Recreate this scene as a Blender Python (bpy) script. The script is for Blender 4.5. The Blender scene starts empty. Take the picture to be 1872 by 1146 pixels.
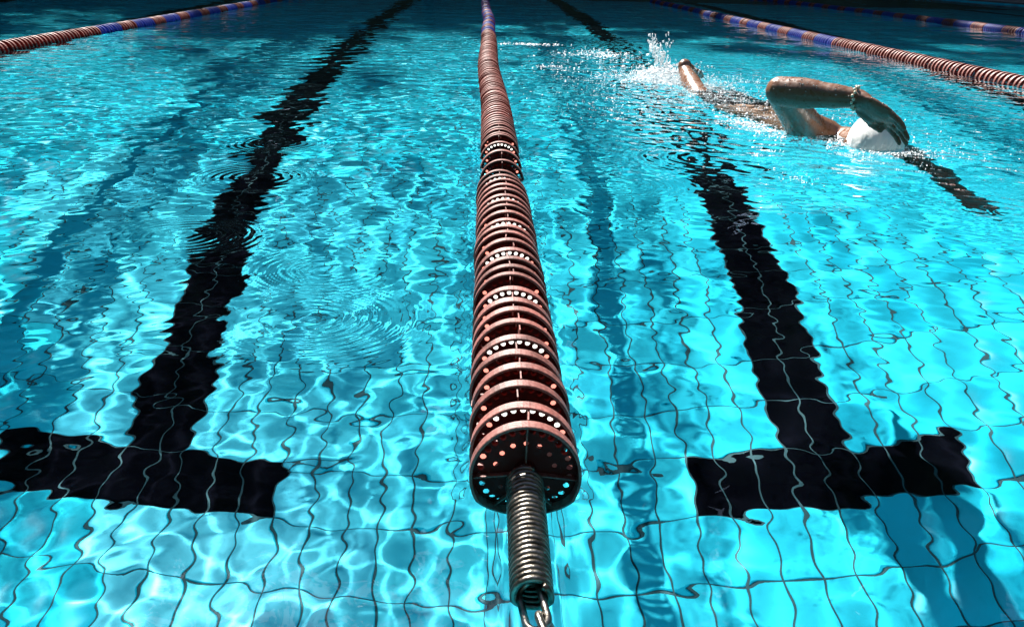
import bpy, bmesh, math, random
import numpy as np
from mathutils import Vector, Matrix

# ------------------------------------------------------------------ camera, sky, sun, exposure
SC = bpy.context.scene
COL = SC.collection
random.seed(7)
rng = np.random.default_rng(11)

CAM_H = 0.4754
cam_d = bpy.data.cameras.new('camera')
cam_d.sensor_fit = 'HORIZONTAL'
cam_d.sensor_width = 36.0
cam_d.lens = 36.0 * 1700.0 / 1872.0
cam_d.clip_start = 0.02
cam_d.clip_end = 600.0
cam = bpy.data.objects.new('camera', cam_d)
COL.objects.link(cam)
FW = Vector((0.0359466, 0.93585815, -0.35053867))
RT = Vector((0.99926324, -0.02893986, 0.02520839))
UP = Vector((-0.01344694, 0.35118656, 0.93620894))
cam.matrix_world = Matrix(((RT.x, UP.x, -FW.x, 0), (RT.y, UP.y, -FW.y, 0), (RT.z, UP.z, -FW.z, CAM_H), (0, 0, 0, 1)))
SC.camera = cam

# direction towards the sun: beyond the far end of the pool and a little to the left
SUN_ELEV = math.radians(47.4)
SUN_AZ = math.radians(-20.9)            # measured from +Y, negative = towards -X
TO_SUN = Vector((math.sin(SUN_AZ) * math.cos(SUN_ELEV), math.cos(SUN_AZ) * math.cos(SUN_ELEV), math.sin(SUN_ELEV)))
world = bpy.data.worlds.new('World')
SC.world = world
world.use_nodes = True
wn, wl = world.node_tree.nodes, world.node_tree.links
wn.clear()
w_out = wn.new('ShaderNodeOutputWorld')
w_bg = wn.new('ShaderNodeBackground')
w_sky = wn.new('ShaderNodeTexSky')
w_sky.sky_type = 'NISHITA'
w_sky.sun_disc = False
w_sky.sun_elevation = SUN_ELEV
w_sky.sun_rotation = SUN_AZ
w_bg.inputs['Strength'].default_value = 0.05
wl.new(w_sky.outputs['Color'], w_bg.inputs['Color'])
wl.new(w_bg.outputs['Background'], w_out.inputs['Surface'])

sun_d = bpy.data.lights.new('sun', 'SUN')
sun_d.energy = 5.0
sun_d.angle = math.radians(0.45)
sun_d.color = (1.0, 0.965, 0.90)
sun_d.cycles.is_caustics_light = True
sun = bpy.data.objects.new('sun', sun_d)
COL.objects.link(sun)
sun.location = TO_SUN * 40
sun.rotation_euler = TO_SUN.to_track_quat('Z', 'Y').to_euler()

SC.view_settings.view_transform = 'Standard'
SC.view_settings.look = 'None'
SC.view_settings.exposure = 1.6
SC.view_settings.gamma = 1.0
SC.view_settings.use_curve_mapping = False
SC.render.engine = 'CYCLES'
SC.cycles.use_denoising = True
SC.cycles.caustics_refractive = True
SC.cycles.caustics_reflective = True
SC.cycles.max_bounces = 8
SC.cycles.transmission_bounces = 6
SC.cycles.glossy_bounces = 4
SC.cycles.diffuse_bounces = 3
SC.cycles.sample_clamp_indirect = 20.0
SC.cycles.blur_glossy = 0.3

# ------------------------------------------------------------------ helpers
def mat(name, base=(0.8, 0.8, 0.8), rough=0.5, **kw):
    m = bpy.data.materials.new(name)
    m.use_nodes = True
    b = m.node_tree.nodes['Principled BSDF']
    b.inputs['Base Color'].default_value = (*base, 1)
    b.inputs['Roughness'].default_value = rough
    for k, v in kw.items():
        b.inputs[k].default_value = v
    return m

def mesh_np(name, co, faces, m=None, smooth=False):
    """faces: (n,k) int array"""
    me = bpy.data.meshes.new(name)
    co = np.asarray(co, dtype=np.float32); faces = np.asarray(faces, dtype=np.int32)
    n, k = faces.shape
    me.vertices.add(len(co)); me.vertices.foreach_set('co', co.ravel())
    me.loops.add(n * k); me.loops.foreach_set('vertex_index', faces.ravel())
    me.polygons.add(n); me.polygons.foreach_set('loop_start', np.arange(0, n * k, k, dtype=np.int32))
    if smooth: me.polygons.foreach_set('use_smooth', np.ones(n, dtype=bool))
    me.update(calc_edges=True)
    if m: me.materials.append(m)
    return me

def link(name, me, parent=None, loc=None):
    o = bpy.data.objects.new(name, me)
    COL.objects.link(o)
    if parent is not None: o.parent = parent
    if loc is not None: o.location = loc
    return o


def nodes_of(m):
    return m.node_tree.nodes, m.node_tree.links, m.node_tree.nodes['Principled BSDF']

def noise_color(m, c0, c1, scale=20.0, detail=4.0, lo=0.35, hi=0.65, coord='Object', bump=0.0, bscale=None):
    """base colour wanders between c0 and c1 along a noise"""
    n, l, b = nodes_of(m)
    tc = n.new('ShaderNodeTexCoord'); tx = n.new('ShaderNodeTexNoise'); cr = n.new('ShaderNodeValToRGB')
    tx.inputs['Scale'].default_value = scale; tx.inputs['Detail'].default_value = detail
    cr.color_ramp.elements[0].position = lo; cr.color_ramp.elements[0].color = (*c0, 1)
    cr.color_ramp.elements[1].position = hi; cr.color_ramp.elements[1].color = (*c1, 1)
    l.new(tc.outputs[coord], tx.inputs['Vector']); l.new(tx.outputs['Fac'], cr.inputs['Fac']); l.new(cr.outputs['Color'], b.inputs['Base Color'])
    if bump:
        t2 = n.new('ShaderNodeTexNoise'); t2.inputs['Scale'].default_value = bscale or scale; t2.inputs['Detail'].default_value = 4
        bp = n.new('ShaderNodeBump'); bp.inputs['Strength'].default_value = bump; bp.inputs['Distance'].default_value = 0.002
        l.new(tc.outputs[coord], t2.inputs['Vector']); l.new(t2.outputs['Fac'], bp.inputs['Height']); l.new(bp.outputs['Normal'], b.inputs['Normal'])
    return m

class MB:
    """collects quads/tris with material slots"""
    def __init__(s): s.v = []; s.f = []; s.mi = []
    def add(s, vs, fs, mi=0):
        o = len(s.v); s.v += [tuple(v) for v in vs]; s.f += [tuple(o + i for i in f) for f in fs]; s.mi += [mi] * len(fs)
    def tube(s, pts, r, seg=8, mi=0, closed=False, caps=True, r1=None):
        pts = [Vector(p) for p in pts]; n = len(pts); vs = []; up = Vector((0, 0, 1)); prev = None
        for i, p in enumerate(pts):
            a = pts[(i - 1) % n] if (closed or i > 0) else p
            b = pts[(i + 1) % n] if (closed or i < n - 1) else p
            t = (b - a).normalized()
            if prev is None:
                u = t.cross(up)
                if u.length < 1e-3: u = t.cross(Vector((1, 0, 0)))
            else: u = prev - t * prev.dot(t)
            u.normalize(); prev = u; w = t.cross(u)
            rr = r if r1 is None else r + (r1 - r) * i / (n - 1)
            for k in range(seg):
                a_ = 2 * math.pi * k / seg; vs.append(p + (u * math.cos(a_) + w * math.sin(a_)) * rr)
        fs = []
        for i in range(n if closed else n - 1):
            j = (i + 1) % n
            for k in range(seg):
                k2 = (k + 1) % seg; fs.append((i * seg + k, i * seg + k2, j * seg + k2, j * seg + k))
        if caps and not closed: fs += [tuple(range(seg))[::-1], tuple((n - 1) * seg + k for k in range(seg))]
        s.add(vs, fs, mi)
    def box(s, x0, x1, y0, y1, z0, z1, mi=0):
        s.add([(x0, y0, z0), (x1, y0, z0), (x1, y1, z0), (x0, y1, z0), (x0, y0, z1), (x1, y0, z1), (x1, y1, z1), (x0, y1, z1)],
              [(3, 2, 1, 0), (4, 5, 6, 7), (0, 1, 5, 4), (1, 2, 6, 5), (2, 3, 7, 6), (3, 0, 4, 7)], mi)
    def mesh(s, name, mats, smooth=False):
        me = bpy.data.meshes.new(name); me.from_pydata(s.v, [], s.f)
        for m in (mats if isinstance(mats, (list, tuple)) else [mats]): me.materials.append(m)
        me.polygons.foreach_set('material_index', s.mi)
        if smooth: me.polygons.foreach_set('use_smooth', [True] * len(me.polygons))
        me.update(); return me

def tag(o, label=None, cat=None, group=None, kind=None):
    if label: o['label'] = label
    if cat: o['category'] = cat
    if group: o['group'] = group
    if kind: o['kind'] = kind
    return o
def receiver(o): o.cycles.is_caustics_receiver = True; return o

# ------------------------------------------------------------------ pool geometry
LANE = 2.5
ROPE_X = 0.0456
DEPTH = 2.673
T_Y = 2.836
WALL_Y = 0.50
FAR_Y = 25.5
XL, XR = ROPE_X - 4 * LANE, ROPE_X + 4 * LANE
N_IOR = 1.333
Z_F = -DEPTH

# ---- materials of the basin
m_tile = mat('pale_blue_glazed_tile', (0.05, 0.55, 0.68), 0.35, **{'Specular IOR Level': 0.08})
n, l, b = nodes_of(m_tile)
geo = n.new('ShaderNodeNewGeometry'); sn = n.new('ShaderNodeVectorMath'); sn.operation = 'SNAP'; sn.inputs[1].default_value = (0.125, 0.25, 10.0)
of = n.new('ShaderNodeVectorMath'); of.operation = 'SUBTRACT'; of.inputs[1].default_value = (ROPE_X, T_Y - 25.0, -5.0)
wnz = n.new('ShaderNodeTexWhiteNoise'); cr = n.new('ShaderNodeValToRGB')
cr.color_ramp.elements[0].color = (0.008, 0.42, 0.58, 1); cr.color_ramp.elements[1].color = (0.024, 0.59, 0.74, 1)
l.new(geo.outputs['Position'], of.inputs[0]); l.new(of.outputs[0], sn.inputs[0]); l.new(sn.outputs[0], wnz.inputs['Vector']); l.new(wnz.outputs['Value'], cr.inputs['Fac']); l.new(cr.outputs['Color'], b.inputs['Base Color'])
m_black = mat('black_glazed_tile', (0.0015, 0.0018, 0.0035), 0.35, **{'Specular IOR Level': 0.0})
m_grout = noise_color(mat('grout', (0.05, 0.09, 0.10), 0.8, **{'Specular IOR Level': 0.05}), (0.020, 0.060, 0.075), (0.045, 0.10, 0.115), 3.0, coord='Object')
m_deck = noise_color(mat('deck_stone', (0.1, 0.1, 0.09), 0.8), (0.07, 0.065, 0.06), (0.12, 0.115, 0.105), 2.0, bump=0.3)

# ---- the basin: floor slab, walls and deck
fl = MB(); fl.box(XL - 0.3, XR + 0.3, WALL_Y - 0.3, FAR_Y + 0.3, Z_F - 0.25, Z_F - 0.004)
floor = tag(receiver(link('pool_floor', fl.mesh('pool_floor', m_grout))), kind='structure')
for nm, bx in (('pool_wall_near', (XL - 0.3, XR + 0.3, WALL_Y - 0.3, WALL_Y)), ('pool_wall_far', (XL - 0.3, XR + 0.3, FAR_Y, FAR_Y + 0.3)),
               ('pool_wall_left', (XL - 0.3, XL, WALL_Y + 0.001, FAR_Y - 0.001)), ('pool_wall_right', (XR, XR + 0.3, WALL_Y + 0.001, FAR_Y - 0.001))):
    w = MB(); w.box(*bx, Z_F - 0.001, 0.02); tag(receiver(link(nm, w.mesh(nm, m_tile))), kind='structure')
dk = MB()
dk.box(-60, 60, -20, WALL_Y - 0.01, -0.2, 0.05); dk.box(-60, 60, FAR_Y + 0.01, 70, -0.2, 0.05)
dk.box(-60, XL - 0.01, WALL_Y - 0.009, FAR_Y + 0.009, -0.2, 0.049); dk.box(XR + 0.01, 60, WALL_Y - 0.009, FAR_Y + 0.009, -0.2, 0.049)
tag(link('pool_deck', dk.mesh('pool_deck', m_deck)), kind='structure')

# ---- tiles: 125 x 250 mm, each with chamfered edges standing proud of the grout
G = 0.0036
def tile_geo(w, d):
    c = 0.002; x0, x1, y0, y1 = G, w - G, G, d - G
    vs = [(x0, y0, -.006), (x1, y0, -.006), (x1, y1, -.006), (x0, y1, -.006), (x0, y0, -c), (x1, y0, -c), (x1, y1, -c), (x0, y1, -c),
          (x0 + c, y0 + c, 0), (x1 - c, y0 + c, 0), (x1 - c, y1 - c, 0), (x0 + c, y1 - c, 0)]
    fs = [(8, 9, 10, 11)] + [(a, (a + 1) % 4, (a + 1) % 4 + 4, a + 4) for a in range(4)] + [(a + 4, (a + 1) % 4 + 4, (a + 1) % 4 + 8, a + 8) for a in range(4)]
    return vs, fs
TV, TF = tile_geo(0.125, 0.25)
tile_me = {}
for key, mm in (('pale', m_tile), ('black', m_black)):
    t = MB(); t.add(TV, TF); tile_me[key] = t.mesh('tile_' + key, mm)
def joined_tiles(name, cells, mm):
    tv = np.array(TV); tf = np.array(TF); c = np.array([(x, y, Z_F) for x, y in cells])
    co = (tv[None] + c[:, None]).reshape(-1, 3); fa = (tf[None] + (np.arange(len(cells)) * len(tv))[:, None, None]).reshape(-1, 4)
    return mesh_np(name, co, fa, mm)
pale, black = [], {k: [] for k in range(-4, 4)}
for j in range(-4, 60):
    y = T_Y + j * 0.25
    for i in range(-80, 80):
        x = ROPE_X + i * 0.125; k, r = divmod(i, 20)            # lane index, column inside the lane
        is_black = (j >= 0) and (r in (9, 10) or (j == 0 and 6 <= r <= 13))
        (black[k] if is_black else pale).append((x, y))
def in_view(c): return abs(c[0] + 0.06 - 0.05 * c[1]) < 0.56 * c[1] and c[1] > 2.3
pale.sort(key=lambda c: (not in_view(c), c[1], abs(c[0])))
for c in pale[:300]: receiver(link('tile', tile_me['pale'], floor, (c[0], c[1], Z_F)))
rest = receiver(link('floor_tiles', joined_tiles('floor_tiles', pale[300:], m_tile), floor)); tag(rest, kind='stuff')
LINE_TXT = {-1: 'black T-shaped tiled lane line on the floor left of the middle rope', 0: 'black T-shaped tiled lane line on the floor under the swimmer',
            -2: 'black tiled lane line beyond the left lane rope', 1: 'black tiled lane line beyond the red and blue rope behind the swimmer',
            -3: 'black tiled lane line at the far left', 2: 'black tiled lane line at the far right', -4: 'black tiled lane line along the left side', 3: 'black tiled lane line along the right side'}
for k in black:
    if k in (-1, 0):
        ll = link('lane_line', None, None, (ROPE_X + LANE * (k + .5), T_Y, Z_F))
        for c in black[k]: receiver(link('black_tile', tile_me['black'], ll, (c[0] - ll.location.x, c[1] - T_Y, 0)))
    else: ll = receiver(link('lane_line', joined_tiles('lane_line', black[k], m_black)))
    tag(ll, LINE_TXT[k], kind='structure')

# ------------------------------------------------------------------ water
def graded(segs):
    out = []
    for a, b_, s0, s1 in segs:
        x = a
        while x < b_ - 1e-6:
            out.append(x); x += s0 + (s1 - s0) * (x - a) / (b_ - a)
    out.append(segs[-1][1])
    return np.array(out)
gp = graded([(0.0, 0.14, 0.003, 0.003), (0.14, 1.1, 0.005, 0.006), (1.1, 2.0, 0.006, 0.010), (2.0, 4 * LANE, 0.012, 0.07)])
gx = np.concatenate([-gp[:0:-1], gp]) + ROPE_X
gy = graded([(WALL_Y, 1.9, 0.0045, 0.005), (1.9, 5.0, 0.006, 0.014), (5.0, 14.0, 0.016, 0.06), (14.0, FAR_Y, 0.07, 0.25)])

def waves(X, Y, lam0, lam1, n, slope, seed, dirspread=math.pi, dir0=0.0):
    r = np.random.default_rng(seed); H = np.zeros_like(X)
    lam = np.exp(r.uniform(math.log(lam0), math.log(lam1), n)); th = dir0 + r.uniform(-dirspread, dirspread, n); ph = r.uniform(0, 2 * math.pi, n)
    k = 2 * math.pi / lam; a = slope * math.sqrt(2.0 / n) / k
    for i in range(n):
        H += np.float32(a[i]) * np.cos(np.float32(k[i] * math.cos(th[i])) * X + np.float32(k[i] * math.sin(th[i])) * Y + np.float32(ph[i]))
    return H
def sstep(a, b_, x):
    t = np.clip((x - a) / (b_ - a), 0, 1); return t * t * (3 - 2 * t)
def seg_dist(X, Y, x0, y0, x1, y1):
    dx, dy = x1 - x0, y1 - y0; t = np.clip(((X - x0) * dx + (Y - y0) * dy) / (dx * dx + dy * dy), 0, 1)
    return np.hypot(X - x0 - t * dx, Y - y0 - t * dy)
RINGS = [(-.24, 1.238, .17, .021, .125), (-.247, 1.457, .15, .021, .105), (-.537, 1.645, .17, .024, .14), (-.556, 2.581, .17, .028, .12), (-.516, 2.142, .18, .028, .12),
         (-1.038, 3.0, .15, .030, .10), (.62, 2.47, .30, .040, .10), (1.10, 1.95, .35, .040, .10), (1.15, 1.75, .2, .03, .06), (.33, 2.15, .2, .03, .05)]
def water_height(X, Y):
    """the swell that is built as geometry; it focuses the sun into the net of light on the floor"""
    right = sstep(-0.15, 0.35, X)
    H = waves(X, Y, 0.40, 1.1, 14, 0.010, 1)
    left = 1.0 - sstep(-0.7, -0.1, X)
    H += waves(X, Y, 0.055, 0.115, 40, 0.0045, 23) * left * sstep(2.4, 3.2, Y)
    H += waves(X, Y, 0.12, 0.28, 40, 0.0195, 2) * (1.0 - 0.60 * right) * (0.40 + 0.60 * sstep(1.4, 3.0, Y))
    H += waves(X, Y, 0.28, 0.55, 20, 0.022, 21) * np.exp(-((X - ROPE_X) / 0.35) ** 2) * sstep(2.4, 3.4, Y)
    H += waves(X, Y, 0.30, 0.60, 20, 0.030, 22) * np.exp(-(seg_dist(X, Y, 1.1, 2.5, 1.0, 4.4) / 0.40) ** 2)
    return H
def ripple_height(X, Y):
    """fine ripples, carried as surface normals on the mesh"""
    right = sstep(-0.15, 0.35, X)
    calm = 1 - 0.40 * right * (1 - sstep(1.5, 2.2, Y))
    H = waves(X, Y, 0.026, 0.065, 44, 0.0125, 3) * calm
    H += waves(X, Y, 0.09, 0.16, 20, 0.005, 13) * calm
    H += waves(X, Y, 0.07, 0.18, 30, 0.032, 4, 0.9, math.pi / 2) * sstep(1.6, 4.0, Y) * (1 - 0.5 * right)
    d1 = seg_dist(X, Y, 1.05, 2.55, 0.88, 4.7)
    chop = np.exp(-(d1 / 0.40) ** 2)
    H += waves(X, Y, 0.045, 0.10, 34, 0.13, 5) * chop + waves(X, Y, 0.10, 0.30, 16, 0.09, 6) * chop
    wake = np.exp(-(seg_dist(X, Y, 0.55, 2.75, 0.80, 6.5) / 0.30) ** 2)
    H += waves(X, Y, 0.05, 0.12, 34, 0.085, 8) * wake
    fine = sstep(1.9, 2.5, Y) * sstep(0.1, 0.4, X) * (1 - sstep(6, 8, Y))
    H += waves(X, Y, 0.035, 0.075, 40, 0.042, 7) * fine
    for x, y, R, lam, sl in RINGS:
        r = np.hypot(X - x, Y - y); k = 2 * math.pi / lam; th = np.arctan2(Y - y, X - x); a0 = 9.0 * x + 5.0 * y
        near_ = r < 2.2 * R
        ph = k * r * (1.0 + 0.35 * r / R) + 0.8 * np.sin(2 * th + a0) + 0.5 * np.sin(5 * th - a0)
        am = (0.55 + 0.45 * np.sin(th * 1 + 2 * a0)) * (0.75 + 0.25 * np.sin(3 * th + a0))
        H += np.where(near_, (sl / k) * am * np.cos(ph) * np.exp(-((r - 0.5 * R) / (0.36 * R)) ** 2), 0)
    H += waves(X, Y, 0.030, 0.065, 30, 0.075, 9) * np.exp(-(seg_dist(X, Y, 1.24, 2.6, 1.10, 1.85) / 0.16) ** 2)
    for side in (-1, 1):                                # contact ripples along the floats and the spring
        d = side * (X - ROPE_X) - np.where(Y > 0.765, 0.046, 0.016) + 0.003 * np.cos(2 * math.pi * Y / 0.0442) * (Y > 0.765)
        H += 0.00020 * np.cos(2 * math.pi * d / 0.014) * np.exp(-np.abs(d) / 0.014) * (d > -0.01)
    return H
Xg, Yg = np.meshgrid(gx.astype(np.float32), gy.astype(np.float32))
Hg = water_height(Xg, Yg)
nx, ny = len(gx), len(gy)
print('water grid', nx, ny, nx * ny)
idx = np.arange(nx * ny).reshape(ny, nx)
quads = np.stack([idx[:-1, :-1], idx[:-1, 1:], idx[1:, 1:], idx[1:, :-1]], -1).reshape(-1, 4)
m_water = bpy.data.materials.new('pool_water'); m_water.use_nodes = True
nt = m_water.node_tree; nt.nodes.clear()
WN, WL = nt.nodes, nt.links
o_ = WN.new('ShaderNodeOutputMaterial'); g_ = WN.new('ShaderNodeBsdfGlass')
g_.inputs['IOR'].default_value = N_IOR; g_.inputs['Roughness'].default_value = 0.0; g_.inputs['Color'].default_value = (1, 1, 1, 1)
at_ = WN.new('ShaderNodeAttribute'); at_.attribute_type = 'GEOMETRY'; at_.attribute_name = 'ripple_normal'
ge_ = WN.new('ShaderNodeNewGeometry'); sg_ = WN.new('ShaderNodeMath'); sg_.operation = 'MULTIPLY_ADD'; sg_.inputs[1].default_value = -2.0; sg_.inputs[2].default_value = 1.0
sc_ = WN.new('ShaderNodeVectorMath'); sc_.operation = 'SCALE'; nm_ = WN.new('ShaderNodeVectorMath'); nm_.operation = 'NORMALIZE'
WL.new(ge_.outputs['Backfacing'], sg_.inputs[0]); WL.new(at_.outputs['Vector'], sc_.inputs[0]); WL.new(sg_.outputs[0], sc_.inputs['Scale'])
WL.new(sc_.outputs[0], nm_.inputs[0]); WL.new(nm_.outputs[0], g_.inputs['Normal'])
WL.new(g_.outputs[0], o_.inputs['Surface'])
water = link('pool_water', mesh_np('pool_water', np.stack([Xg, Yg, Hg], -1).reshape(-1, 3), quads, m_water, True))
Hr = Hg + ripple_height(Xg, Yg)
dHy, dHx = np.gradient(Hr.astype(np.float64), gy, gx)
nrm = np.stack([-dHx, -dHy, np.ones_like(dHx)], -1); nrm /= np.linalg.norm(nrm, axis=-1, keepdims=True)
at = water.data.attributes.new('ripple_normal', 'FLOAT_VECTOR', 'POINT'); at.data.foreach_set('vector', nrm.astype(np.float32).ravel())
tag(water, kind='structure'); water.cycles.is_caustics_caster = True
def wz(x, y):
    i = min(max(int(np.searchsorted(gx, x)), 0), nx - 1); j = min(max(int(np.searchsorted(gy, y)), 0), ny - 1)
    return float(Hg[j, i])

# ------------------------------------------------------------------ lane ropes
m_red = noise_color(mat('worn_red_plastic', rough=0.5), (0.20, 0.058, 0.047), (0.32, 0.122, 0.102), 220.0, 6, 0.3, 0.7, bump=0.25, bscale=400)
m_blue = noise_color(mat('worn_blue_plastic', rough=0.45), (0.015, 0.028, 0.19), (0.03, 0.05, 0.28), 220.0, 6, 0.3, 0.7, bump=0.2, bscale=400)
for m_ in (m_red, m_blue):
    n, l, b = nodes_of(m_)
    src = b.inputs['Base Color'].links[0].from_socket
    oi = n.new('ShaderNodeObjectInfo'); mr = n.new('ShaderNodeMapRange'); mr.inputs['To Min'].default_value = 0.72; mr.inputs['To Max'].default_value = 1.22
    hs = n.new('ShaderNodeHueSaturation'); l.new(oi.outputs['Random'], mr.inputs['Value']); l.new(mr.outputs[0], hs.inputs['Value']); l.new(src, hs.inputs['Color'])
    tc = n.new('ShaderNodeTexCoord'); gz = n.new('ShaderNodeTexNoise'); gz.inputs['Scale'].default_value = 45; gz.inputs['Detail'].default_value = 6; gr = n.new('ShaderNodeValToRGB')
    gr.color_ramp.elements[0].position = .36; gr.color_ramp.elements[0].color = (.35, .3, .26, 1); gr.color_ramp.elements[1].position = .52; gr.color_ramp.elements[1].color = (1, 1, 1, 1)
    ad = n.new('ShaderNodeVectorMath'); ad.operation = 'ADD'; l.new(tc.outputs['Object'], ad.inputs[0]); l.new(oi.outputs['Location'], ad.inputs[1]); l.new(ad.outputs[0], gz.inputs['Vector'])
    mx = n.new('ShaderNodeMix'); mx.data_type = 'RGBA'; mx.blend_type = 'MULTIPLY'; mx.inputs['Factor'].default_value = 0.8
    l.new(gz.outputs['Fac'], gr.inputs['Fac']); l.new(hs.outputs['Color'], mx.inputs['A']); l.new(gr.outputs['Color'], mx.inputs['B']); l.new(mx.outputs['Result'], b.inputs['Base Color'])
def thin_plate(name, dif, tra, fac=0.35):
    m = bpy.data.materials.new(name); m.use_nodes = True; t = m.node_tree; t.nodes.clear()
    o = t.nodes.new('ShaderNodeOutputMaterial'); mx = t.nodes.new('ShaderNodeMixShader'); d = t.nodes.new('ShaderNodeBsdfPrincipled'); tr = t.nodes.new('ShaderNodeBsdfTranslucent')
    d.inputs['Base Color'].default_value = (*dif, 1); d.inputs['Roughness'].default_value = 0.55; d.inputs['Specular IOR Level'].default_value = 0.15; tr.inputs['Color'].default_value = (*tra, 1); mx.inputs['Fac'].default_value = fac
    t.links.new(d.outputs[0], mx.inputs[1]); t.links.new(tr.outputs[0], mx.inputs[2]); t.links.new(mx.outputs[0], o.inputs['Surface']); return m
m_redplate = thin_plate('thin_shaded_red_plastic', (0.10, 0.014, 0.012), (0.05, 0.002, 0.0015), 0.25)  # darker than the rims: shade between the discs put into the colour
m_blueplate = thin_plate('thin_blue_plastic', (0.02, 0.035, 0.22), (0.004, 0.01, 0.12), 0.3)
m_dot = thin_plate('white_hole_glow', (0.8, 0.8, 0.78), (0.85, 0.84, 0.80), 0.75)  # added translucent discs imitating sunlight seen through the plate holes
m_pink = thin_plate('salmon_hole_glow', (0.6, 0.22, 0.19), (0.75, 0.24, 0.19), 0.75)  # same stand-in for light through the holes, tinted salmon
m_steel = noise_color(mat('weathered_steel', rough=0.36, Metallic=1.0), (0.085, 0.075, 0.062), (0.23, 0.21, 0.185), 90.0, 5, 0.35, 0.6, bump=0.3, bscale=300)
m_cable = mat('steel_cable', (0.25, 0.25, 0.25), 0.4, Metallic=1.0)

R_O, R_I = 0.053, 0.0502
FINS = [90, 186, -6, 236, 304]
def disc_mesh(name, m_rim, m_plate, hole_glows=(), detail=True, fin=0.034, web=.038):
    """one float disc: outer rim reaching towards -y, perforated plate at y = 0, radial fins, hub"""
    q = MB(); seg = 56 if detail else 28; wid = 0.0145
    if not detail:                                       # light version for the packed far floats: outer band and plate only
        vs = [(math.cos(2 * math.pi * i / seg) * R_O, y, math.sin(2 * math.pi * i / seg) * R_O) for i in range(seg) for y in (0.0, -wid)]
        q.add(vs, [(i * 2, i * 2 + 1, ((i + 1) % seg) * 2 + 1, ((i + 1) % seg) * 2) for i in range(seg)], 0)
        vs = [(math.cos(2 * math.pi * i / seg) * r, 0.0, math.sin(2 * math.pi * i / seg) * r) for i in range(seg) for r in (web, R_O)]
        q.add(vs, [(i * 2, i * 2 + 1, ((i + 1) % seg) * 2 + 1, ((i + 1) % seg) * 2) for i in range(seg)], 1)   # open web towards the cable
        for f in (90, 210, 330):
            a = math.radians(f); c, s_ = math.cos(a), math.sin(a)
            q.add([(c * r - s_ * w, 0.0, s_ * r + c * w) for r, w in ((.005, -.003), (.005, .003), (web, .003), (web, -.003))], [(0, 1, 2, 3)], 1)
        for ang in (62, 76, 90, 104, 118, 132, 48) if hole_glows else ():
            a = math.radians(ang); cx, cz = math.cos(a) * .0427, math.sin(a) * .0427
            q.add([(cx + math.cos(k * math.pi / 3) * .0034, -.0008, cz + math.sin(k * math.pi / 3) * .0034) for k in range(6)], [tuple(range(6))], 2)
        return q.mesh(name, [m_rim, m_plate, m_dot, m_pink])
    prof = [(R_O - .0006, 0.0), (R_O, -.0008), (R_O, -wid + .0008), (R_O - .0006, -wid), (R_I, -wid), (R_I, 0.0)]
    vs = [(math.cos(2 * math.pi * i / seg) * r, y, math.sin(2 * math.pi * i / seg) * r) for i in range(seg) for r, y in prof]; P = len(prof)
    q.add(vs, [(i * P + a, ((i + 1) % seg) * P + a, ((i + 1) % seg) * P + (a + 1) % P, i * P + (a + 1) % P) for i in range(seg) for a in range(P)], 0)
    th = 0.0014; ring, q = q, MB()
    def annulus(r0, r1, nseg, y):
        return ([(math.cos(2 * math.pi * i / nseg) * r, y, math.sin(2 * math.pi * i / nseg) * r) for i in range(nseg) for r in (r0, r1)],
                [(i * 2, i * 2 + 1, ((i + 1) % nseg) * 2 + 1, ((i + 1) % nseg) * 2) for i in range(nseg)])
    if True:
        bands = [(.0105, .0230, 0, 0), (.0230, .0345, 14, .0027), (.0345, .0372, 0, 0), (.0372, .0482, 28, .0031), (.0482, R_I + .0004, 0, 0)]
        for r0, r1, nh, hr in bands:
            for y in (0.0, th):
                if nh == 0: vs, fs = annulus(r0, r1, 56, y); q.add(vs, fs, 1); continue
                for c in range(nh):
                    a0 = 2 * math.pi * c / nh; a1 = 2 * math.pi * (c + 1) / nh; am = (a0 + a1) / 2; rm = (r0 + r1) / 2
                    corner = [(r0, a0), (rm, a0), (r1, a0), (r1, am), (r1, a1), (rm, a1), (r0, a1), (r0, am)]
                    vs = [(math.cos(a) * r, y, math.sin(a) * r) for r, a in corner]
                    cx, cz = math.cos(am) * rm, math.sin(am) * rm
                    for r, a in corner:
                        dx, dz = math.cos(a) * r - cx, math.sin(a) * r - cz; L = math.hypot(dx, dz); vs.append((cx + dx / L * hr, y, cz + dz / L * hr))
                    q.add(vs, [(e, (e + 1) % 8, (e + 1) % 8 + 8, e + 8) for e in range(8)], 1)
        for ang, rr, mi in hole_glows:
            a = math.radians(ang); cx, cz = math.cos(a) * rr, math.sin(a) * rr
            vs = [(cx + math.cos(k * math.pi / 6) * .0038, th + .0004, cz + math.sin(k * math.pi / 6) * .0038) for k in range(12)] + [(cx, th + .0004, cz)]
            q.add(vs, [(k, (k + 1) % 12, 12) for k in range(12)], mi)
    for f in FINS:
        a = math.radians(f); c, s_ = math.cos(a), math.sin(a); hw = .0007
        r0, r1, y0, y1 = .009, R_I - .0005, -fin, -.0003
        vs = [(c * r - s_ * w, y, s_ * r + c * w) for r in (r0, r1) for w in (-hw, hw) for y in (y0, y1)]
        ring.add(vs, [(0, 1, 3, 2), (4, 6, 7, 5), (0, 4, 5, 1), (2, 3, 7, 6), (0, 2, 6, 4), (1, 5, 7, 3)], 0)
    q.tube([(0, -min(.035, fin + .001), 0), (0, .004, 0)], .0115, 16, 1, caps=False)
    return ring.mesh(name, [m_rim]), q.mesh(name + '_plate', [m_rim, m_plate, m_dot, m_pink])
A28 = 360 / 28.0
ring_holes = [A28 * (c + .5) for c in range(28)]
top_dots = [(a, .0427, 2) for a in ring_holes if 38 < a < 142]
low_pink = [(a, .0427, 3) for a in ring_holes if (22 < a < 38) or (142 < a < 158)]
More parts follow.
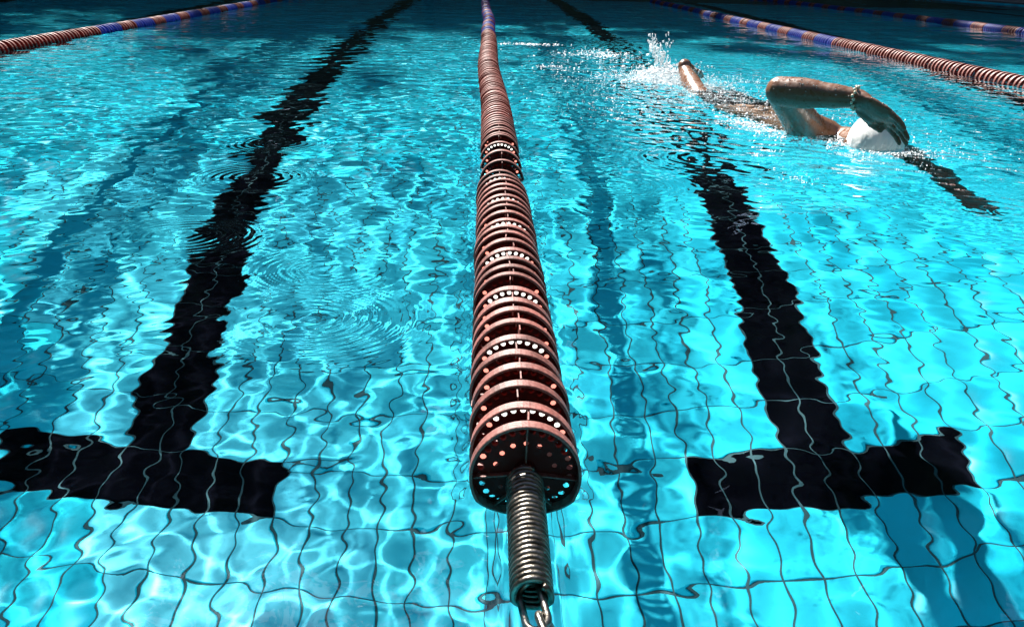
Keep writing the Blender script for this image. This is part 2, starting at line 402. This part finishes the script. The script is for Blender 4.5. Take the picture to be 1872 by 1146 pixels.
D_PLAIN = disc_mesh('float_disc_red', m_red, m_redplate, low_pink)
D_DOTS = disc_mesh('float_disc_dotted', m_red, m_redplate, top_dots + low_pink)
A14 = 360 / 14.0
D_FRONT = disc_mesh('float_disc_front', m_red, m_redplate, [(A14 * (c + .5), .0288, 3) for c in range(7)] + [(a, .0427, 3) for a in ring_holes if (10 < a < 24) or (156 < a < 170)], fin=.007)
D_BLUE = disc_mesh('float_disc_blue', m_blue, m_blueplate)
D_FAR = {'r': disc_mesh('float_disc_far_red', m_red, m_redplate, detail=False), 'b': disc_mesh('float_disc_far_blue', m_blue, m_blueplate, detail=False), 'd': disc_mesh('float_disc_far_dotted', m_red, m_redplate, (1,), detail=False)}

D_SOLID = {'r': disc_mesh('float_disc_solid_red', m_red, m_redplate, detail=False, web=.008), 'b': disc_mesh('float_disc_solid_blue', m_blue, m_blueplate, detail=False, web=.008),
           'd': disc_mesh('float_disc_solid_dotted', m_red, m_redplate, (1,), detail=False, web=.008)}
def lane_rope(x, y0, y1, red_end, label, near=False, axis=-0.004, seed=0, far=None):
    far = far or D_FAR
    r = random.Random(seed)
    root = link('lane_rope', None, None, (x, y0, 0))
    ys = []
    if near:
        y = y0; k = 2
        while y < 1.895:
            ys.append((y, 0.025, 1.0, k % 4 == 3)); y += (.0405, .0405, .0415, .053)[k % 4]; k += 1
        # loosened floats after the gap, then the packed part
        for yy, d in ((2.085, 0), (2.20, 0), (2.33, 0), (2.45, 1)): ys.append((yy, axis - .006, 1.0, d))
        y = 2.515
    else: y = y0
    k = 0
    while y < y1: ys.append((y, axis, 1.0, k % 4 == 3)); y += (.043, .043, .043, .051)[k % 4]; k += 1
    blk = 0; cnt = 0
    for n_, (yy, az, sc, dots) in enumerate(ys):
        if yy < red_end: c = 'r'
        else:
            size = 8 if blk % 2 == 0 else 6
            c = 'b' if blk % 2 == 0 else 'r'; cnt += 1
            if cnt >= size: blk += 1; cnt = 0
        if near and n_ == 0: me = D_FRONT
        elif yy > 2.9: me = far['d' if (c == 'r' and dots and yy < 8) else c]
        else: me = D_BLUE if c == 'b' else (D_DOTS if dots else D_PLAIN)
        wob = 0.010 * math.sin(yy * 0.9 + seed) + 0.004 * math.sin(yy * 2.3 + 2 * seed) if not near or yy > 2.1 else 0.0
        plate = None
        if isinstance(me, tuple): me, plate = me
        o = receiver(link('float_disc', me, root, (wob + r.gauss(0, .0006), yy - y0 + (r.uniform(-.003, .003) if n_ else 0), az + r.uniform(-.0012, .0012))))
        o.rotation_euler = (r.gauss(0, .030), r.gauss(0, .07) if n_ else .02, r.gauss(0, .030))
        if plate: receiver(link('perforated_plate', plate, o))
    cb = MB(); cb.tube([(0, .0, ys[0][1]), (0, ys[26][0] - y0, ys[26][1]), (0, 2.85 - y0, axis)] if near else [(0, -.12, axis), (0, 0.02, axis)], .0045, 8)
    receiver(link('cable', cb.mesh('cable', m_cable, True), root))
    tag(root, label, 'lane rope', 'floating lane ropes')
    return root
rope = lane_rope(ROPE_X, 0.776, 14.4, 6.9, 'red lane rope with a steel spring running up the middle of the picture', True, seed=0)
lane_rope(ROPE_X + LANE, 4.1, 14.6, 6.85, 'lane rope right behind the swimmer, red then blue and red', seed=3)
lane_rope(ROPE_X + 2 * LANE, 8.0, 18.5, 6.9, 'farthest lane rope at the top right, blue and brownish red bands', seed=5)
lane_rope(ROPE_X - LANE, 4.3, 14.2, 6.2, 'lane rope at the top left, dark red then blue bands', seed=8, far=D_SOLID)

# spring and chain at the near end of the middle rope
sp = MB(); pts = []; turns = 25; L0, L1 = -0.010, -0.164
for i in range(turns * 20 + 1):
    t = i / (turns * 20); a = 2 * math.pi * turns * t + 1.0; pts.append((math.cos(a) * .0150, L0 + (L1 - L0) * t, .019 - .015 * t + math.sin(a) * .0150))
sp.tube(pts, .00325, 8)
receiver(link('spring', sp.mesh('spring', m_steel, True), rope))
def chain_link(c, axis_dir, normal, length, width, r):
    a = Vector(axis_dir).normalized(); n_ = Vector(normal); n_ = (n_ - a * n_.dot(a)).normalized(); s_ = a.cross(n_)
    pts = []; h = (length - width) / 2
    for k in range(32):
        t = 2 * math.pi * k / 32; pts.append(Vector(c) + s_ * math.cos(t) * width / 2 + a * (math.sin(t) * width / 2 + (h if math.sin(t) >= 0 else -h)))
    q = MB(); q.tube(pts, r, 10, closed=True); return q
OY = 0.776
for c, ad, nn, L_, W_ in (((0.0005, 0.606 - OY, .001), (.18, -1, -.25), (-.55, -.2, 1), .046, .019), ((.012, 0.576 - OY, -.004), (.25, -1, -.15), (.9, .1, .55), .044, .019),
                          ((.021, 0.545 - OY, -.010), (.2, -1, -.2), (-.5, 0, 1), .044, .019), ((.028, 0.515 - OY, -.016), (.2, -1, -.2), (.9, 0, .5), .044, .019)):
    receiver(link('chain_link', chain_link(c, ad, nn, L_, W_, .0033).mesh('chain_link', m_steel, True), rope))

# ------------------------------------------------------------------ swimmer
def sphere_geo(c, rad, rot=None, seg=20, rings=12):
    vs = [(0, 0, -1)]; fs = []
    for i in range(1, rings):
        p = -math.pi / 2 + math.pi * i / rings
        vs += [(math.cos(p) * math.cos(2 * math.pi * k / seg), math.cos(p) * math.sin(2 * math.pi * k / seg), math.sin(p)) for k in range(seg)]
    vs.append((0, 0, 1)); top = len(vs) - 1
    fs += [(0, 1 + (k + 1) % seg, 1 + k) for k in range(seg)]
    for i in range(rings - 2): fs += [(1 + i * seg + k, 1 + i * seg + (k + 1) % seg, 1 + (i + 1) * seg + (k + 1) % seg, 1 + (i + 1) * seg + k) for k in range(seg)]
    fs += [(1 + (rings - 2) * seg + k, 1 + (rings - 2) * seg + (k + 1) % seg, top) for k in range(seg)]
    rot = rot or Matrix.Identity(3)
    return [Vector(c) + rot @ Vector((v[0] * rad[0], v[1] * rad[1], v[2] * rad[2])) for v in vs], fs
def limb(q, pts, seg=18):
    """tapered limb through (point, radius) pairs with round ends, resampled smoothly"""
    P = [Vector(p) for p, _ in pts]; Rr = [r for _, r in pts]
    for i in range(len(P) - 1):
        nseg = max(2, int((P[i + 1] - P[i]).length / 0.012))
        for j in range(nseg + 1):
            t = j / nseg; c = P[i].lerp(P[i + 1], t); s_ = t * t * (3 - 2 * t) if len(P) > 2 else t
            r = Rr[i] + (Rr[i + 1] - Rr[i]) * s_
            q.add(*sphere_geo(c, (r, r, r), seg=12, rings=8))
def basis(d, n):
    d = Vector(d).normalized(); n = Vector(n); n = (n - d * n.dot(d)).normalized(); return d, n, d.cross(n)
S_R, E_R, W_R = Vector((1.035, 2.935, .005)), Vector((.872, 2.75, .150)), Vector((1.055, 2.62, .150))
S_L, E_L, W_L = Vector((1.285, 2.89, -.100)), Vector((1.285, 2.57, -.185)), Vector((1.235, 2.28, -.200))
q = MB()
# torso, prone and rolled towards the left shoulder
roll = Matrix.Rotation(0.35, 3, 'Y')
for c, r in (((1.155, 3.00, -.085), (.165, .13, .095)), ((1.145, 3.10, -.110), (.155, .14, .10)), ((1.115, 3.22, -.122), (.135, .13, .092)), ((1.08, 3.34, -.118), (.128, .13, .088)),
             ((1.05, 3.45, -.104), (.145, .12, .098)), ((1.03, 3.53, -.104), (.155, .11, .10))): q.add(*sphere_geo(c, r, roll))
limb(q, [((1.155, 2.98, -.045), .062), ((1.175, 2.84, -.02), .056)])                       # neck
limb(q, [((1.10, 2.97, -.03), .072), (S_R, .062)]); limb(q, [((1.20, 2.95, -.07), .072), (S_L, .060)])  # shoulders
limb(q, [(S_R, .060), (S_R.lerp(E_R, .35), .054), (S_R.lerp(E_R, .75), .046), (E_R, .043)])
limb(q, [(E_R, .043), (E_R.lerp(W_R, .25), .045), (E_R.lerp(W_R, .65), .036), (W_R, .0265)])
limb(q, [(S_L, .060), (S_L.lerp(E_L, .4), .052), (E_L, .042)]); limb(q, [(E_L, .042), (E_L.lerp(W_L, .25), .045), (E_L.lerp(W_L, .65), .035), (W_L, .027)])
def hand(q, w, d, n, side):
    """palm, four fingers of different length with bent knuckles, thumb at the side of the palm; n = back of the hand"""
    d, n, s_ = basis(d, n); s_ = s_ * side; q0, q = q, MB(); w0 = w                                          # s_ points to the little finger
    rot = Matrix((s_, d, n)).transposed()
    q.add(*sphere_geo(w + d * .045 - n * .002, (.040, .056, .017), rot)); q.add(*sphere_geo(w + d * .068, (.041, .034, .0145), rot))
    q.add(*sphere_geo(w + d * .012, (.029, .030, .021), rot))
    q.add(*sphere_geo(w + d * .040 - s_ * .024 - n * .010, (.017, .034, .016), rot))  # ball of the thumb
    for k, (off, ln) in enumerate(((-.030, .070), (-.0105, .078), (.0095, .073), (.0285, .056))):
        a = w + d * (.086 - abs(off) * .25) + s_ * off
        sp_ = d + s_ * off * 1.6
        p1 = a + sp_ * ln * .45 - n * .004; p2 = p1 + (sp_ - n * .30).normalized() * ln * .32; p3 = p2 + (sp_ - n * .55).normalized() * ln * .25
        limb(q, [(a - d * .02, .0098), (a, .0096), (p1, .0090), (p2, .0082), (p3, .0070)])
    t0 = w + d * .030 - s_ * .030 - n * .008; t1 = t0 + (d * .95 - s_ * .28 - n * .2).normalized() * .034; t2 = t1 + (d * 1.0 + s_ * .12 - n * .1).normalized() * .028
    limb(q, [(t0, .0135), (t1, .0108), (t2, .0086)])
    q0.add([w0 + (Vector(v) - w0) * 1.12 for v in q.v], q.f)
HD = Vector((.148, -.08, -.094)); HN = Vector((.62, .36, .68))
hand(q, W_R, HD, HN, 1)
hand(q, W_L, (-.18, -1, .06), (.25, .1, 1), 1)
# head, face down in the water
HC = Vector((1.180, 2.755, -.001))
q.add(*sphere_geo(HC, (.074, .096, .088))); q.add(*sphere_geo(HC + Vector((0, .02, -.05)), (.058, .072, .06)))
q.add(*sphere_geo(HC + Vector((0, .005, -.108)), (.013, .022, .018))); q.add(*sphere_geo(HC + Vector((0, .065, -.085)), (.03, .028, .028)))
for sx in (-1, 1): q.add(*sphere_geo(HC + Vector((sx * .076, .03, -.015)), (.008, .018, .028)))
# legs: right heel kicks out of the water, left leg is on its way down
limb(q, [((.985, 3.52, -.082), .083), ((.965, 3.68, -.080), .074), ((.945, 3.86, -.070), .058), ((.932, 3.98, -.050), .052), ((.922, 4.12, -.006), .046), ((.915, 4.27, .046), .032)])
fd, fn, fs_ = basis((.42, .62, -.24), (.1, .35, 1)); frot = Matrix((fs_, fd, fn)).transposed(); heel = Vector((.915, 4.295, .066))   # foot, sole up
q.add(*sphere_geo(heel, (.031, .036, .034), frot)); q.add(*sphere_geo(heel + fd * .055, (.030, .060, .026), frot)); q.add(*sphere_geo(heel + fd * .115 - fs_ * .004, (.043, .050, .022), frot))
for k, (off, ln, rr) in enumerate(((-.030, .040, .0125), (-.012, .040, .0095), (.004, .036, .0090), (.018, .031, .0085), (.031, .025, .0080))):
    t0 = heel + fd * .135 + fs_ * off; limb(q, [(t0, rr), (t0 + fd * ln * .6 - fn * .003, rr), (t0 + fd * ln - fn * .010, rr * .9)])
limb(q, [((1.105, 3.53, -.11), .083), ((1.11, 3.9, -.17), .058), ((1.10, 4.05, -.19), .054), ((1.09, 4.32, -.25), .034), ((1.09, 4.42, -.27), .033), ((1.10, 4.52, -.29), .022)])
m_skin = noise_color(mat('wet_tanned_skin', rough=0.38, **{'Coat Weight': 0.15, 'Coat Roughness': 0.2}), (0.135, 0.060, 0.032), (0.195, 0.094, 0.054), 14.0, 5, 0.3, 0.7, bump=0.12, bscale=160)
n, l, b = nodes_of(m_skin)
src = b.inputs['Base Color'].links[0].from_socket
tc = n.new('ShaderNodeTexCoord'); t3 = n.new('ShaderNodeTexNoise'); t3.inputs['Scale'].default_value = 70; t3.inputs['Detail'].default_value = 3; rr_ = n.new('ShaderNodeMapRange')
rr_.inputs['From Min'].default_value = .35; rr_.inputs['From Max'].default_value = .65; rr_.inputs['To Min'].default_value = .18; rr_.inputs['To Max'].default_value = .55
l.new(tc.outputs['Object'], t3.inputs['Vector']); l.new(t3.outputs['Fac'], rr_.inputs['Value']); l.new(rr_.outputs[0], b.inputs['Roughness'])
tmp = link('tmp_body', q.mesh('tmp_body', m_skin))
rm = tmp.modifiers.new('r', 'REMESH'); rm.mode = 'VOXEL'; rm.voxel_size = 0.0042
sm = tmp.modifiers.new('s', 'SMOOTH'); sm.iterations = 6; sm.factor = 0.5
dg = bpy.context.evaluated_depsgraph_get()
body_me = bpy.data.meshes.new_from_object(tmp.evaluated_get(dg)); body_me.name = 'person'
bpy.data.objects.remove(tmp)
body_me.materials.clear(); body_me.materials.append(m_skin)
body_me.polygons.foreach_set('use_smooth', [True] * len(body_me.polygons))
person = link('person', body_me)
tag(person, 'front crawl swimmer in a white cap reaching an arm over the water', 'swimmer')

m_cap = noise_color(mat('white_swim_cap', rough=0.4, **{'Coat Weight': 0.2}), (0.68, 0.68, 0.67), (0.80, 0.80, 0.79), 8.0)
n, l, b = nodes_of(m_cap)
tc = n.new('ShaderNodeTexCoord'); mp = n.new('ShaderNodeMapping'); mp.inputs['Scale'].default_value = (26, 9, 14); mp.inputs['Rotation'].default_value = (.3, .2, .7)
tx = n.new('ShaderNodeTexNoise'); tx.inputs['Scale'].default_value = 1.0; tx.inputs['Detail'].default_value = 2; tx.inputs['Distortion'].default_value = 1.2; bp = n.new('ShaderNodeBump'); bp.inputs['Strength'].default_value = 0.9; bp.inputs['Distance'].default_value = 0.012
l.new(tc.outputs['Object'], mp.inputs['Vector']); l.new(mp.outputs[0], tx.inputs['Vector']); l.new(tx.outputs['Fac'], bp.inputs['Height']); l.new(bp.outputs['Normal'], b.inputs['Normal'])
cv, cf = sphere_geo((0, 0, 0), (.079, .101, .092), seg=48, rings=32)
cut = Vector((0, -.35, 1)).normalized()
c_in = [v for v in cv]
keep = [f for f in cf if all(Vector(cv[i]).dot(Vector((0, -.45, 1)).normalized()) > -.035 for i in f)]
cq = MB(); cq.add([HC + v * (1 + .012 * math.sin(v.x * 60 + v.y * 25) * math.cos(v.z * 40)) for v in cv], keep)
cm = cq.mesh('swim_cap', m_cap, True)
cap = receiver(link('swim_cap', cm, person)); so = cap.modifiers.new('t', 'SOLIDIFY'); so.thickness = .003; so.offset = -1
# beads of water clinging to the raised arm, the hand and the cap
m_drop = mat('water_bead', (0.95, 0.97, 0.98), 0.05, **{'Transmission Weight': 0.7, 'IOR': 1.33})
dq = MB(); rd = random.Random(12); vl = [v for v in body_me.vertices if v.co.z > .055 and v.normal.z > .15 and v.co.y < 3.0]
for _ in range(150):
    v = rd.choice(vl); r0 = rd.uniform(.0010, .0026); dq.add(*sphere_geo(v.co + v.normal * r0 * .3, (r0, r0, r0 * .8), seg=7, rings=5))
link('water_beads', dq.mesh('water_beads', m_drop, True), person)
# bracelet of small beads round the right wrist
m_bead = mat('pale_shell_bead', (0.62, 0.55, 0.42), 0.25)
bq = MB(); bd, bn, bs = basis(W_R - E_R, (0, 0, 1)); bc = E_R.lerp(W_R, .965)
for k in range(20):
    a = 2 * math.pi * k / 20; p = bc + (bn * math.cos(a) + bs * math.sin(a)) * .0315 + bd * (.0022 if k % 2 else -.0022)
    bq.add(*sphere_geo(p, (.0046, .0046, .0046), seg=8, rings=6))
receiver(link('bracelet', bq.mesh('bracelet', m_bead, True), person))
# sand coloured swimsuit: a skin-tight shell over the trunk
bm = bmesh.new(); bm.from_mesh(body_me)
trunk = lambda c: 3.02 < c.y < 3.60 and abs(c.x - (1.09 - .25 * (c.y - 3.2))) < .19 - .16 * max(0, c.y - 3.5) / .1 * .5 and not (c.y > 3.56)
bmesh.ops.delete(bm, geom=[f for f in bm.faces if not trunk(f.calc_center_median())], context='FACES')
bm.normal_update()
for v in bm.verts: v.co += v.normal * .0022
ms = bpy.data.meshes.new('swimsuit'); bm.to_mesh(ms); bm.free()
m_suit = noise_color(mat('sand_swimsuit', rough=0.45), (0.18, 0.10, 0.06), (0.30, 0.19, 0.12), 90.0, bump=0.3, bscale=200)
ms.materials.clear(); ms.materials.append(m_suit); receiver(link('swimsuit', ms, person))

# ------------------------------------------------------------------ splash and foam
m_foam = mat('white_water', (0.90, 0.93, 0.95), 0.2)
ico = bmesh.new(); bmesh.ops.create_icosphere(ico, subdivisions=1, radius=1.0)
IV = np.array([v.co[:] for v in ico.verts]); IF = np.array([[v.index for v in f.verts] for f in ico.faces]); ico.free()
def blobs(name, pts, label=None, cat=None):
    pts = np.array(pts); k = len(pts)
    jit = 1 + rng.uniform(-.3, .3, (k, len(IV), 1))
    st = rng.uniform(.35, 1.7, (k, 1, 3))
    co = IV[None] * jit * st * pts[:, None, 3:4]; co[:, :, 2] *= pts[:, None, 4]
    co += pts[:, None, :3]
    fa = IF[None] + (np.arange(k) * len(IV))[:, None, None]
    o = link(name, mesh_np(name, co.reshape(-1, 3), fa.reshape(-1, 3), m_foam, True)); tag(o, label, None, None, 'stuff'); return o
P = []
def on_water(x, y, s, dz=0.0): P.append((x, y, wz(x, y) + dz, s * .72, .55 if dz == 0 else 1.0))
R_ = random.Random(5)
def cloud(cx, cy, sx, sy, n, s0, s1, zmax=0.0):
    for _ in range(int(n * 1.7)):
        x, y = R_.gauss(cx, sx), R_.gauss(cy, sy); z = max(0.0, R_.uniform(-zmax, zmax)) if zmax else 0.0
        on_water(x, y, s0 * (s1 / s0) ** (R_.random() ** 2.2), z)
cloud(.80, 4.34, .065, .09, 900, .002, .011, .05); cloud(.90, 4.36, .06, .09, 500, .002, .008, .08); cloud(.70, 4.42, .10, .16, 180, .003, .009)
for k in range(300):                                   # the plume thrown up by the kicking foot
    t = R_.random() ** 1.3; s_ = R_.uniform(-1, 1)
    x = .875 - .085 * t + s_ * (.045 - .030 * t) + (.09 * t * t if R_.random() < .25 else 0); y = 4.52 + R_.gauss(0, .03)
    P.append((x, y, .02 + .18 * t * R_.uniform(.75, 1.0), .0016 + .0060 * R_.random() ** 2.5 * (1 - .6 * t), R_.choice((1.0, 1.5, 3.2))))
cloud(.84, 4.30, .09, .10, 900, .0012, .004, .03); cloud(.97, 4.18, .07, .16, 500, .0012, .004, .02)
cloud(.62, 3.75, .20, .5, 420, .002, .006); cloud(.95, 3.9, .13, .35, 700, .002, .006, .02); cloud(1.05, 4.4, .12, .15, 160, .002, .007)
for k in range(620):                                   # froth along the flank
    t = R_.random(); on_water(.86 + .12 * t + R_.gauss(0, .035), 3.20 - .42 * t + R_.gauss(0, .07), .002 + .005 * R_.random() ** 2)
for k in range(260): on_water(1.02 + R_.random() * .16, 2.80 + R_.gauss(0, .05), .0018 + .004 * R_.random() ** 2)   # over the nape
cloud(1.19, 2.63, .06, .03, 160, .002, .006); cloud(1.30, 2.72, .10, .10, 60, .002, .005); cloud(1.25, 3.25, .15, .25, 120, .002, .005, .02)
cloud(.29, 6.2, .10, .05, 90, .005, .013); cloud(.68, 5.6, .13, .16, 170, .004, .013); cloud(.36, 4.8, .04, .06, 34, .004, .010); cloud(.6, 5.0, .25, .5, 70, .003, .008)
cloud(.78, 2.25, .03, .06, 26, .002, .004); cloud(1.18, 2.50, .05, .05, 22, .002, .004)
blobs('splash', P, 'white splash, froth and droplets around the kicking swimmer')

# ------------------------------------------------------------------ unseen dark tree rows added round the pool to darken reflections and sky fill
m_leaf = noise_color(mat('dark_foliage', rough=0.7), (0.014, 0.028, 0.014), (0.03, 0.055, 0.022), 0.8)
tv, tf = [], []
R_ = random.Random(3)
spots = [(-36 + i * 2.9 + R_.uniform(-.8, .8), 29.5 + R_.uniform(-1.2, 1.2), R_.uniform(22, 25)) for i in range(26)]
spots += [(-19 + R_.uniform(-1, 1), -6 + i * 2.9, R_.uniform(12, 17)) for i in range(12)] + [(21 + R_.uniform(-1, 1), -4 + i * 2.9, R_.uniform(12, 16)) for i in range(11)]
spots += [(-35 + i * 2.9 + R_.uniform(-.8, .8), 33 + R_.uniform(-1, 1), R_.uniform(24, 27)) for i in range(25)]
spots += [(-12.2 + R_.uniform(-.4, .4), 14 + i * 2.1, R_.uniform(21, 25)) for i in range(6)]      # row added out of view to shade the left lanes
spots += [(-24 + i * 2.9, -7 + R_.uniform(-1, 1), R_.uniform(10, 13)) for i in range(17)]  # row added behind the camera to cut the sky fill
spots = [(x, y, h * 1.27 if (y > 27 and (x < -14 or x > 3)) else h) for x, y, h in spots]  # raised to keep sky out of the near reflections
tq = MB()
for x, y, h in spots:
    tq.tube([(x, y, 0), (x + .2, y, h * .3), (x + .1, y + .2, h * .75)], .24, 8, r1=.06)
    cw = 3.0
    def env(z): return cw * (1.0 - .70 * z ** 2.4) * min(1.0, .55 + z * 4)
    for _ in range(16):                                  # dense inner clumps
        a, zz = R_.uniform(0, 6.28), R_.uniform(.03, .85); rr = env(zz) * R_.uniform(0, .45)
        tq.add(*sphere_geo((x + math.cos(a) * rr, y + math.sin(a) * rr, h * zz), (env(zz) * .62, env(zz) * .62, h * .075), seg=9, rings=6))
    for _ in range(700):                                 # leaf sprays through the crown
        a, zz = R_.uniform(0, 6.28), R_.random() ** 1.2; rr = env(zz) * R_.random() ** .35; c = Vector((x + math.cos(a) * rr, y + math.sin(a) * rr, h * (.02 + .98 * zz)))
        d1 = Vector((R_.gauss(0, 1), R_.gauss(0, 1), R_.gauss(0, 1))).normalized(); d2 = d1.orthogonal().normalized(); s_ = R_.uniform(.18, .42)
        tq.add([c + d1 * s_, c + d2 * s_ * .6, c - d1 * s_, c - d2 * s_ * .6], [(0, 1, 2, 3)])
for x0, x1, y0, y1, hh in ((-40, 40, 27.2, 28.6, 5.0), (-16.6, -15.2, -6, 27, 3.5), (17.2, 18.6, -6, 27, 3.5)):   # hedge boxes added to close bright gaps under the crowns
    tq.box(x0, x1, y0, y1, 0.06, hh - .15)
    for _ in range(2600):
        c = Vector((R_.uniform(x0, x1), R_.choice((y0, y0, y1)) if x1 - x0 > 5 else R_.uniform(y0, y1), R_.uniform(.05, hh)))
        if x1 - x0 < 5: c.x = R_.choice((x0, x1))
        d1 = Vector((R_.gauss(0, 1), R_.gauss(0, 1), R_.gauss(0, 1))).normalized(); d2 = d1.orthogonal().normalized(); s_ = R_.uniform(.08, .2)
        tq.add([c + d1 * s_, c + d2 * s_ * .6, c - d1 * s_, c - d2 * s_ * .6], [(0, 1, 2, 3)])
tr = link('blocker_trees', tq.mesh('blocker_trees', m_leaf)); tag(tr, kind='stuff')
